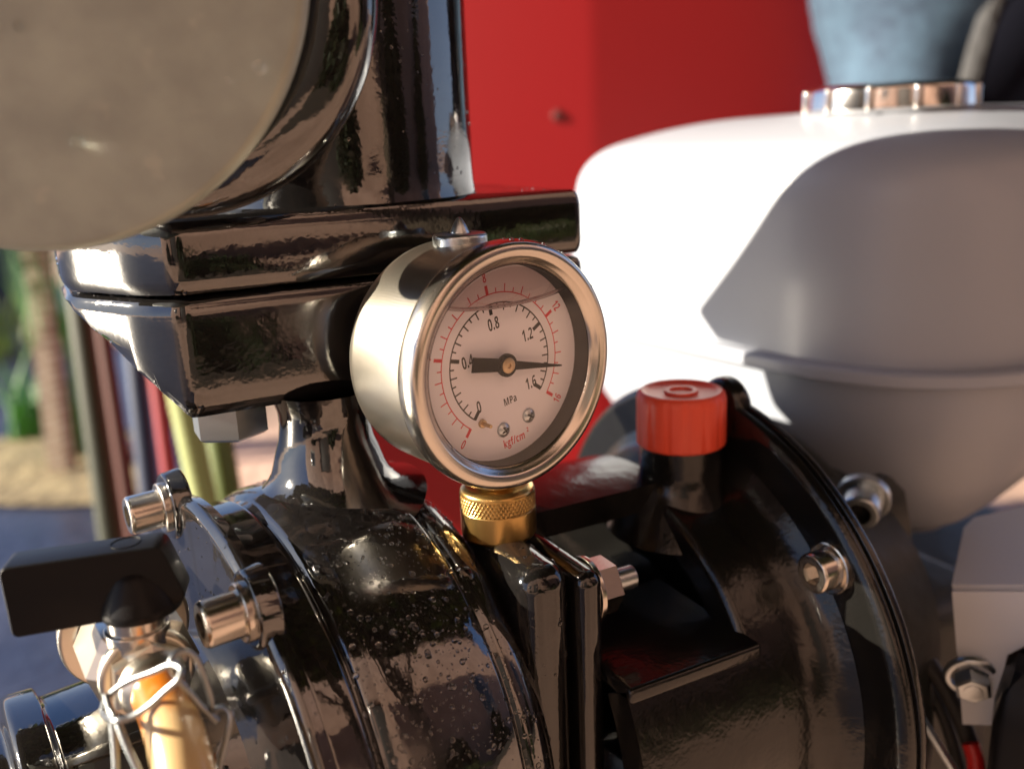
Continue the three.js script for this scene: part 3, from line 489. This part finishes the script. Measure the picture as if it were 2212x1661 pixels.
// ------------------------------------------------------------------ engine with its fuel tank
const engine = thing('engine', 'small petrol engine with a white fuel tank right of the pump', 'engine', V(200, 0, -90));
{
  const plan = fillet([[106, -180, 30], [126, -2, 54], [318, 8, 50], [312, -190, 40]], 0, true, 22);
  const low = (v) => { const k = (297 - v.y) / 60; if (k > 0) v.y = 297 - k * (297 - (240 + Math.max(0, v.x - 168) * 0.45 + Math.max(0, -60 - v.z) * 0.1)); };
  // horizontal sections of the tank, each drawn in from the outline by a given amount
  const shell = (rows, bend) => { let ar = 0; plan.forEach((p, i) => { const q = plan[(i + 1) % plan.length]; ar += p[0] * q[1] - q[0] * p[1]; }); const o = ar > 0 ? plan.slice().reverse() : plan; return stacked(rows.map(([d, y]) => o.map(([x, z]) => { const v = V(212 + (x - 212) * (1 - d / 106), y, -88 + (z + 88) * (1 - d / 92)); if (bend) bend(v); return v; }))); };
  const tank = part(engine, 'fuel_tank', [
    shell(fillet([[2.5, 303.2], [4.5, 334], [6.5, 364], [40, 374.8], [86, 376.8]], [0, 18, 28, 30, 0], false, 10)),
    shell([[86, 236.8], [60, 237], [40, 237.2], [28, 239], [20, 246], [13, 262], [7, 285], [3, 299]], low),
  ], M.tank, { crease: 0.9, label: 'white painted steel fuel tank with a folded seam' });
  part(tank, 'tank_seam', slab(plan, [[298.6, 4], [298.9, -1.6], [299.6, -2.4], [302.6, -2.4], [303.4, -1.6], [304, 3]]), M.tank);
  const fp = on(1918, 236, 'y', 376);
  const cap = part(tank, 'fuel_cap', turned(fillet([[0, 16], [0, 26], [1.2, 27.4, 1], [8.2, 27, 1.2], [9.6, 24.5, 1.6], [10.2, 0]], 0), V(fp.x, 374.5, fp.z), YUP, 72), M.chrome, { label: 'shiny chrome fuel cap on top of the tank' });
  for (let k = 0; k < 12; k++) { const a = k / 12 * Math.PI * 2; part(cap, 'grip', rod(V(fp.x + 26.9 * Math.cos(a), 375.4, fp.z + 26.9 * Math.sin(a)), V(fp.x + 26.9 * Math.cos(a), 382.6, fp.z + 26.9 * Math.sin(a)), 1.5, 1.5, 0.5, 12), M.chrome); }
  // crankcase and shrouds below the tank, mostly in shade
  part(engine, 'crankcase', [box(106, 250, 40, 222, -150, -14, 8, 3), box(108, 170, 60, 236, -120, -2, 10, 3), turned(fillet([[105, 0], [105, 74, 3], [116, 76, 3], [124, 60]], 0), axis(0), XA, 80)], M.engineGrey);
  part(engine, 'crankcase_nose', turned(fillet([[100, 0], [101, 58, 2], [112, 54, 3], [120, 50, 3], [150, 48]], 0), axis(0), XA, 90), M.engineGrey, { fit: [0.85, -8.2, 55.9, 22.6] });
  part(engine, 'cooling_shroud', [sheet([on(1890, 1310, 'z', -6), on(1985, 1405, 'z', -6), on(2070, 1425, 'z', -6), on(2075, 1540, 'z', -6), on(1960, 1480, 'z', -6)], 2)], phy([0.10, 0.12, 0.10], 0.4));
  part(engine, 'bracket', [sheet([on(1890, 1040, 'z', -8), on(1925, 1030, 'z', -8), on(1955, 1060, 'z', -8), on(1968, 1130, 'z', -8), on(1975, 1360, 'z', -8), on(1925, 1330, 'z', -8), on(1920, 1150, 'z', -8)], 4)], M.engineGrey);
  const spacer = (px, py, d, r, len, name) => { const p = at(px, py, d), a = V(0.8, 0.25, -0.55).normalize(); const b = part(engine, name, [turned(fillet([[0, r * 0.6], [0, r * 0.92, 0.3], [0.8, r, 0.4], [len, r, 0.4], [len, 0]], 0), p, a, 40), turned(fillet([[len * 0.55, r], [len * 0.55, r * 1.35, 0.3], [len * 0.78, r * 1.35, 0.3], [len * 0.78, r]], 0), p, a, 40)], M.zinc); part(b, 'hex_socket', turned([[2.5, 0], [2.5, r * 0.58], [0, r * 0.6]], p, a, 6), M.dark); };
  spacer(1856, 1112, 244, 5.2, 12, 'spacer_bolt'); spacer(1893, 1492, 246, 5.2, 8, 'spacer_bolt');
  // white bent guard plate with its bolt
  const gd = 232;
  const g0 = at(2060, 1275, gd), g1 = at(2300, 1275, gd - 14);
  part(engine, 'guard_plate', [
    sheet([g0, at(2083, 1560, gd), at(2150, 1562, gd - 4), at(2158, 1480, gd - 5), at(2180, 1410, gd - 6), at(2212, 1368, gd - 8), at(2300, 1350, gd - 14), g1], 1.6),
    sheet([g0.clone().add(V(0, 0.05, 0)), g1.clone(), at(2300, 1085, gd + 14), at(2108, 1128, gd + 26), at(2086, 1150, gd + 26)], 1.6)], M.whitePlate, { label: 'bent white metal guard plate at the right edge' });
  { const p = at(2104, 1496, 226), a = V(0.72, 0.28, -0.64).normalize(); const b = part(engine, 'flange_bolt', [hexrod(p, p.clone().addScaledVector(a, 4.5), 4.4, 0.5), turned(fillet([[4, 5], [4.2, 6.2, 0.4], [5.6, 6.6, 0.3], [6, 5]], 0), p, a, 40)], M.zinc); part(b, 'bolt_mark', rod(p.clone().addScaledVector(a, -0.15), p.clone().addScaledVector(a, 0.4), 2.2, 2.2, 0.1), M.zinc); }
  part(engine, 'plastic_cover', [slab(fillet([[at(2140, 1600, 216).x, at(2140, 1600, 216).z, 3], [at(2330, 1600, 205).x, at(2330, 1600, 205).z, 3], [at(2330, 1600, 245).x, at(2330, 1600, 245).z, 3], [at(2140, 1600, 238).x, at(2140, 1600, 238).z, 3]], 0, true), [[180, 0], [236, 0], [244, 1.5], [249, 5], [251, 10]])], M.blackPlastic);
  part(engine, 'control_rod', rod(at(1966, 1512, 246), at(2072, 1680, 243), 1.1, 1.1, 0.2, 16), M.zinc);
  part(engine, 'black_cable', tube([at(1868, 1290, 252), at(1920, 1338, 250), at(1990, 1410, 248), at(2050, 1500, 246), at(2095, 1600, 244), at(2122, 1720, 242)], 2.3), M.rubber);
  part(engine, 'black_cable', tube([at(1862, 1316, 254), at(1912, 1362, 253), at(1976, 1440, 251), at(2036, 1540, 249), at(2080, 1680, 247)], 1.7), M.rubber);
  part(engine, 'red_wire', tube([at(2098, 1606, 240), at(2108, 1640, 239), at(2112, 1720, 238)], 2.2), phy([0.6, 0.02, 0.02], 0.4));
  part(engine, 'engine_base', [box(100, 300, 4, 60, -160, -20, 4)], M.engineGrey);
}

// ------------------------------------------------------------------ behind: red cabinet, person, garden things
{
  const c = at(1288, 600, 640); c.y = 0;
  const a = rad(2.5), rd = R0.clone().multiplyScalar(Math.cos(a)).addScaledVector(H0, -Math.sin(a)).multiplyScalar(1), ld = R0.clone().multiplyScalar(-1).addScaledVector(H0, 0.14).normalize();
  const t = thing('red_cabinet', 'large plain red metal cabinet standing behind the pump and tank', 'cabinet', c);
  const P = (k, m) => c.clone().addScaledVector(rd, k).addScaledVector(ld, m);
  const xz = (v) => [v.x, v.z];
  const body = fillet([[...xz(P(0, 0)), 5], [...xz(P(160, 0)), 5], [...xz(P(160, 0).addScaledVector(H0, 170)), 5], [...xz(P(0, 190).addScaledVector(H0, 170)), 5], [...xz(P(0, 190)), 5]], 0, true, 5);
  part(t, 'panel', slab(body, [[18, 2], [20, 0], [878, 0], [880, 3]]), M.redPaint, { crease: 0.3 });
  part(t, 'plinth', slab(body, [[0, 12], [19, 12]]), M.blackCast);
  const nl = ld.clone().cross(YUP), sg = sight(1206, 250), sp = EYE.clone().addScaledVector(sg, c.clone().sub(EYE).dot(nl) / sg.dot(nl)); part(t, 'rivet', turned(fillet([[-1, 4.2], [1.2, 3.6, 0.5], [2, 0]], 0), sp, H0.clone().negate(), 24), std([0.09, 0.012, 0.012], 0.6));
}
{
  // a person standing beyond the tank, seen only at the knee: one continuous lower body, clothed
  const k1 = at(2008, 60, 570), base = V(k1.x, 0, k1.z), side = R0.clone();
  const p = thing('person', 'person in faded blue jeans and long dark coat standing beyond the tank', 'person', base);
  const hipL = base.clone().add(V(15, 900, -10)), hipR = hipL.clone().addScaledVector(side, 170), kneeL = V(k1.x, 490, k1.z), kneeR = kneeL.clone().addScaledVector(side, 200).addScaledVector(H0, 30);
  const ankL = kneeL.clone().add(V(-10, -405, -25)), ankR = kneeR.clone().add(V(15, -405, -20)), toe = (v) => v.clone().addScaledVector(H0, -150).add(V(0, -45, 0));
  const waist = hipL.clone().add(hipR).multiplyScalar(0.5).add(V(0, 140, 0));
  const bones = (g) => [[waist, hipL, 130 + g, 105 + g], [waist, hipR, 130 + g, 105 + g], [hipL, hipR, 95 + g, 95 + g], [hipL, kneeL, 92 + g, 58 + g], [kneeL, ankL, 57 + g, 38 + g * 1.9], [hipR, kneeR, 92 + g, 58 + g], [kneeR, ankR, 57 + g, 38 + g * 1.9]];
  const feet = [[ankL.clone().add(V(0, -40, 0)), toe(ankL), 40, 32], [ankR.clone().add(V(0, -40, 0)), toe(ankR), 40, 32]];
  function field(list, lo, hi, cell, k, wob) {
    const n = Math.ceil(Math.max(hi.x - lo.x, hi.y - lo.y, hi.z - lo.z) / cell), size = n * cell, mc = new MarchingCubes(n, undefined, false, false, 400000);
    mc.isolation = 0; const q = V(), ba = V(), pa = V();
    for (let z = 0; z < n; z++) for (let y = 0; y < n; y++) for (let x = 0; x < n; x++) {
      q.set(lo.x + x * cell, lo.y + y * cell, lo.z + z * cell); let s = 0;
      if (q.x > hi.x + cell || q.z > hi.z + cell) { mc.field[x + y * n + z * n * n] = -50; continue; }
      for (const [a, b, r0, r1] of list) { ba.copy(b).sub(a); pa.copy(q).sub(a); const t = Math.max(0, Math.min(1, pa.dot(ba) / ba.lengthSq())); s += Math.exp(-k * (pa.addScaledVector(ba, -t).length() - (r0 + (r1 - r0) * t))); }
      let d = -Math.log(Math.max(s, 1e-30)) / k; if (wob) d += wob(q);
      mc.field[x + y * n + z * n * n] = -d;
    }
    mc.update();
    const P = mc.positionArray.slice(0, mc.count * 3), N = mc.normalArray.slice(0, mc.count * 3), half = size / 2;
    for (let i = 0; i < P.length; i += 3) { P[i] = lo.x + (P[i] + 1) * half; P[i + 1] = lo.y + (P[i + 1] + 1) * half; P[i + 2] = lo.z + (P[i + 2] + 1) * half; }
    const g = new THREE.BufferGeometry(); g.setAttribute('position', new THREE.BufferAttribute(P, 3)); g.setAttribute('normal', new THREE.BufferAttribute(N, 3)); return g;
  }
  const lo = V(Math.min(ankL.x, hipL.x) - 220, -10, Math.min(ankL.z, ankR.z) - 250), hi = V(hipR.x + 230, 1060, Math.max(hipL.z, ankR.z) + 260);
  part(p, 'body', field([...bones(-6), ...feet], lo, hi, 15, 0.08), std([0.35, 0.22, 0.16], 0.6), { crease: 0 });
  const denim = colorTex(512, (u, v) => { const a = tnoise(u, v, 4, 3, 5), b = tnoise(u, v, 40, 8, 3), w = 0.5 + 0.5 * Math.sin((u + v) * 2 * Math.PI * 90); return mix(mix([0.008, 0.024, 0.055], [0.036, 0.078, 0.13], sm(-0.25, 0.3, a + 0.3 * b)), [0.3, 0.36, 0.42], 0.10 * w); }, 0.22);
  part(p, 'jeans', field(bones(2), lo, hi, 11, 0.07, (q) => 6 * Math.sin(q.y * 0.05 + q.x * 0.06 - q.z * 0.03) + 5 * fbm(q.x * 0.02, q.y * 0.03, q.z * 0.02, 2)), std(0xffffff, 0.9, { map: denim }), { crease: 0, label: 'faded light blue denim jeans' });
  for (const f of feet) part(p, 'shoe', [rod(f[0].clone().add(V(0, 8, 0)), f[1], 46, 38, 20)], std([0.03, 0.025, 0.02], 0.6));
  // hanging dark coat over the right leg with a paler edge strip
  const e = [at(2152, -20, 520), at(2118, 100, 518), at(2088, 215, 516), at(2065, 300, 514)], back = e.map((v, i) => v.clone().addScaledVector(R0, 210 + i * 12).addScaledVector(H0, 30));
  const rows = e.map((v, i) => { const r = []; for (let k = 0; k <= 14; k++) { const t = k / 14; r.push(v.clone().lerp(back[i], t).addScaledVector(H0, -26 * Math.sin(t * Math.PI) - 6 * Math.sin(t * 14 + i))); } return r; });
  const top = rows[0].map((v) => v.clone().add(V(0, 430, 0)).addScaledVector(H0, 12)), all = [top, ...rows];
  const coat = stacked(all.map((r) => [...r, ...r.slice().reverse().map((v) => v.clone().addScaledVector(H0, 9))]));
  const ct = part(p, 'coat', coat, phy([0.003, 0.0035, 0.008], 0.9, { specularIntensity: 0.2 }), { crease: 0.9, label: 'long dark navy coat' });
  part(ct, 'coat_edge', tube([top[0], ...e], 6.5, false, 40, 10), std([0.045, 0.046, 0.05], 1, { bumpMap: castBump, bumpScale: 0.004 }));
}
{
  // things leaning and standing on the ground at the left, out of focus
  const lean = (name, label, cat, x0, y0, x1, y1, d, w, mat, yTop, extra) => {   // from a sight of its lower part to a sight higher up, carried down to the ground
    const a = at(x0, y0, d), b = at(x1, y1, d * 1.0), k = b.clone().sub(a), foot = a.clone().addScaledVector(k, -a.y / k.y), head = a.clone().addScaledVector(k, (yTop - a.y) / k.y), r = w / 2 * d / FPX;
    const t = thing(name, label, cat, foot);
    if (extra) extra(t, foot, head, r); else { part(t, 'shaft', rod(foot, head, r, r * 0.94, 0.5, 28), mat); part(t, 'end_cap', rod(head, head.clone().add(V(0, r * 0.5, 0)), r * 1.06, r, 0.4, 24), mat); }
    return t;
  };
  const wood = colorTex(256, (u, v) => { const a = tnoise(u, (v * 6) % 1, 5, 4, 4); return mix([0.40, 0.35, 0.28], [0.17, 0.10, 0.06], sm(-0.1, 0.3, a)); }, 0.12);
  lean('timber_stake', 'weathered timber stake with flaking pale paint standing in the painted sunlit patch', 'stake', 128, 960, 78, 560, 1120, 40, null, 560, (t, f, h, r) => {
    const n = 14, rings = []; const up = h.clone().sub(f);
    for (let k = 0; k <= n; k++) { const c = f.clone().addScaledVector(up, k / n); rings.push([[-1, -0.7], [1, -0.7], [1, 0.7], [-1, 0.7]].map(([p, q]) => c.clone().addScaledVector(R0, p * r * (1 + 0.06 * fbm(k, p, q))).addScaledVector(H0, q * r).addScaledVector(R0, q * 4))); }
    part(t, 'post', stacked(rings), std(0xffffff, 0.85, { map: wood, bumpMap: castBump, bumpScale: 0.0008 }), { crease: 0.3 });
    part(t, 'tip', rod(h, h.clone().add(V(0, 14, 0)), r * 0.7, r * 0.3, 1, 4), std([0.3, 0.2, 0.12], 0.9));
  });
  lean('dark_green_pole', 'thick dark olive green pole leaning left of the pump', 'pole', 237, 1130, 197, 840, 660, 58, std([0.018, 0.024, 0.010], 0.6), 330);
  lean('rusty_pipe', 'thin rust red pipe leaning next to the olive pole', 'pipe', 262, 980, 244, 860, 640, 34, std([0.07, 0.013, 0.008], 0.7), 300);
  lean('blue_pole', 'dark blue pole leaning between the rusty and red pipes', 'pole', 322, 1060, 308, 930, 620, 46, std([0.008, 0.022, 0.07], 0.6), 270);
  lean('red_pipe', 'bright red pipe leaning beside the pale green hose', 'pipe', 362, 1000, 346, 880, 560, 34, std([0.26, 0.012, 0.022], 0.6), 300);
  lean('ribbed_hose', 'pale green ribbed hose standing behind the hex bolt', 'hose', 425, 1010, 397, 880, 480, 58, null, 300, (t, f, h, r) => {
    const d = h.clone().sub(f), L = d.length(), pr = []; for (let k = 0; k <= 240; k++) pr.push([L * k / 240, r * (1 + 0.05 * Math.sin(k * 1.7))]);
    part(t, 'hose_wall', turned(pr, f, d, 40), std([0.26, 0.30, 0.11], 0.6), { crease: 1 }); part(t, 'end_cap', rod(h, h.clone().add(V(0, 3, 0)), r * 1.05, r, 0.4), std([0.3, 0.34, 0.15], 0.5));
  });
  lean('olive_hose', 'smooth olive green hose standing right of the ribbed hose', 'hose', 482, 1010, 462, 890, 500, 62, std([0.09, 0.12, 0.025], 0.5), 290);
  // grass clumps and weeds
  const blade = (g, p, h, w, a, bend) => { const n = 6, l = [], r = []; for (let k = 0; k <= n; k++) { const t = k / n, ww = w * (1 - t * 0.92), c = p.clone().add(V(Math.cos(a) * bend * t * t, h * t, Math.sin(a) * bend * t * t)); const s = V(-Math.sin(a) * ww, 0, Math.cos(a) * ww); l.push(c.clone().add(s)); r.push(c.clone().sub(s)); } const pos = [], idx = []; for (let k = 0; k <= n; k++) pos.push(l[k].x, l[k].y, l[k].z, r[k].x, r[k].y, r[k].z); for (let k = 0; k < n; k++) idx.push(2 * k, 2 * k + 1, 2 * k + 2, 2 * k + 1, 2 * k + 3, 2 * k + 2); const q = new THREE.BufferGeometry(); q.setAttribute('position', new THREE.Float32BufferAttribute(pos, 3)); q.setIndex(idx); q.computeVertexNormals(); g.push(q); };
  for (const [label, x, y, h, spread, n, col] of [
    ['tall bright green grass clump right of the timber stake', 168, 985, 330, 26, 46, [0.05, 0.22, 0.03]],
    ['narrow green grass tuft left of the timber stake', 60, 955, 120, 22, 34, [0.06, 0.25, 0.03]],
    ['pale green spreading grass clump at the left edge beyond the stake', -10, 770, 150, 90, 60, [0.14, 0.22, 0.04]]]) {
    const b = on(x, y, 'y', 0), t = thing('grass_clump', label, 'grass', b), g = [];
    for (let k = 0; k < n; k++) { const a = rnd() * 6.28, q = Math.sqrt(rnd()) * spread; blade(g, b.clone().add(V(Math.cos(a) * q, 0, Math.sin(a) * q)), h * (0.6 + 0.5 * rnd()), 4.5, rnd() * 6.28, 20 + 50 * rnd()); }
    part(t, 'blades', g, phy(col, 0.6, { transmission: 0.35, thickness: 0 }), { crease: 0, kind: 'stuff' });
  }
  const tb = on(10, 700, 'y', 0), tub = thing('blue_tub', 'dark blue plastic tub in the far left background', 'tub', tb);
  part(tub, 'tub_wall', turned(fillet([[0, 0], [0, 110, 10], [250, 135, 4], [252, 142, 3], [260, 142, 3], [260, 130], [20, 104], [20, 0]], 0), tb, YUP, 48), std([0.015, 0.03, 0.11], 0.45));
  part(tub, 'handle', tube([tb.clone().add(V(-142, 240, 0)), tb.clone().add(V(-165, 190, 40)), tb.clone().add(V(-142, 240, 80))], 6, false, 20, 8), std([0.015, 0.03, 0.11], 0.45));
  const lp = on(250, 985, 'y', 8), st = thing('stone', 'small pale stone lying on the painted sunlit patch', 'stone', lp);
  { const g = new THREE.IcosahedronGeometry(26, 4), q = g.attributes.position, v = V(); for (let i = 0; i < q.count; i++) { v.fromBufferAttribute(q, i); v.multiplyScalar(1 + 0.35 * fbm(v.x * 0.05, v.y * 0.05, v.z * 0.05)); q.setXYZ(i, v.x + lp.x, v.y * 0.6 + lp.y + 10, v.z + lp.z); } part(st, 'stone_body', g, std([0.5, 0.46, 0.38], 0.9), { crease: 1 }); }
}

// ------------------------------------------------------------------ water drops clinging to the wet surfaces
function drops(parent, n, keep, rMin, rMax, name = 'water_drops', power = 3) {
  const host = parent, sampler = new MeshSurfaceSampler(host); sampler.setRandomGenerator(rnd); sampler.build();
  const g = new THREE.SphereGeometry(1, 12, 7, 0, Math.PI * 2, 0, Math.PI * 0.5), im = new THREE.InstancedMesh(g, M.water, n), p = V(), nn = V(), m = new THREE.Matrix4(), q = new THREE.Quaternion(), b = bases.get(host);
  let k = 0, tries = 0;
  while (k < n && tries++ < n * 60) {
    sampler.sample(p, nn); const w = p.clone().divideScalar(MM).add(b);
    if (!keep(w, nn)) continue;
    const r = (rMin + (rMax - rMin) * Math.pow(rnd(), power)) * MM;
    q.setFromUnitVectors(YUP, nn); m.compose(p.addScaledVector(nn, -r * 0.12), q, V(r, r * (0.5 + 0.25 * rnd()), r)); im.setMatrixAt(k++, m);
  }
  im.count = k; im.name = name; im.userData.kind = 'stuff'; im.castShadow = im.receiveShadow = true; host.add(im);
}
const seen = (w, n) => n.dot(EYE.clone().sub(w)) > -5;
const pumpPart = (n) => pump.children.find((c) => c.name === n);
const flanges = pump.children.filter((c) => c.name === 'outlet_flange');
drops(pumpPart('pump_housing'), 1500, (w, n) => seen(w, n) && w.y > 200 && w.x > -40, 0.16, 0.75);
drops(pumpPart('pump_housing'), 1500, (w, n) => seen(w, n) && w.y > 262 && w.x > -40 && w.x < 0, 0.12, 0.34);
drops(pumpPart('outlet_neck'), 500, (w, n) => seen(w, n) && w.y < 300, 0.12, 0.4);
drops(flanges[0], 1100, (w, n) => seen(w, n) && w.x < -52, 0.22, 0.65, 'water_drops', 2);
drops(flanges[1], 1100, (w, n) => seen(w, n) && w.x < -52, 0.22, 0.65, 'water_drops', 2);
drops(flanges[0], 160, (w, n) => seen(w, n) && w.x >= -52, 0.15, 0.5);
drops(pumpPart('column'), 220, (w, n) => seen(w, n) && w.y < 440, 0.15, 0.55);
drops(pumpPart('gauge_block'), 110, (w, n) => seen(w, n) && w.y > 265, 0.2, 1.0);
drops(pumpPart('pump_cover'), 500, (w, n) => seen(w, n), 0.14, 0.45);
drops(pumpPart('inlet_pipe'), 200, (w, n) => seen(w, n), 0.14, 0.45);
drops(pumpPart('flange_plate'), 60, (w, n) => seen(w, n) && w.y > 262, 0.2, 0.7);
drops(gauge.children.find((c) => c.name === 'bezel'), 40, (w, n) => n.y > 0.3, 0.2, 0.6);

renderer.render(scene, camera);
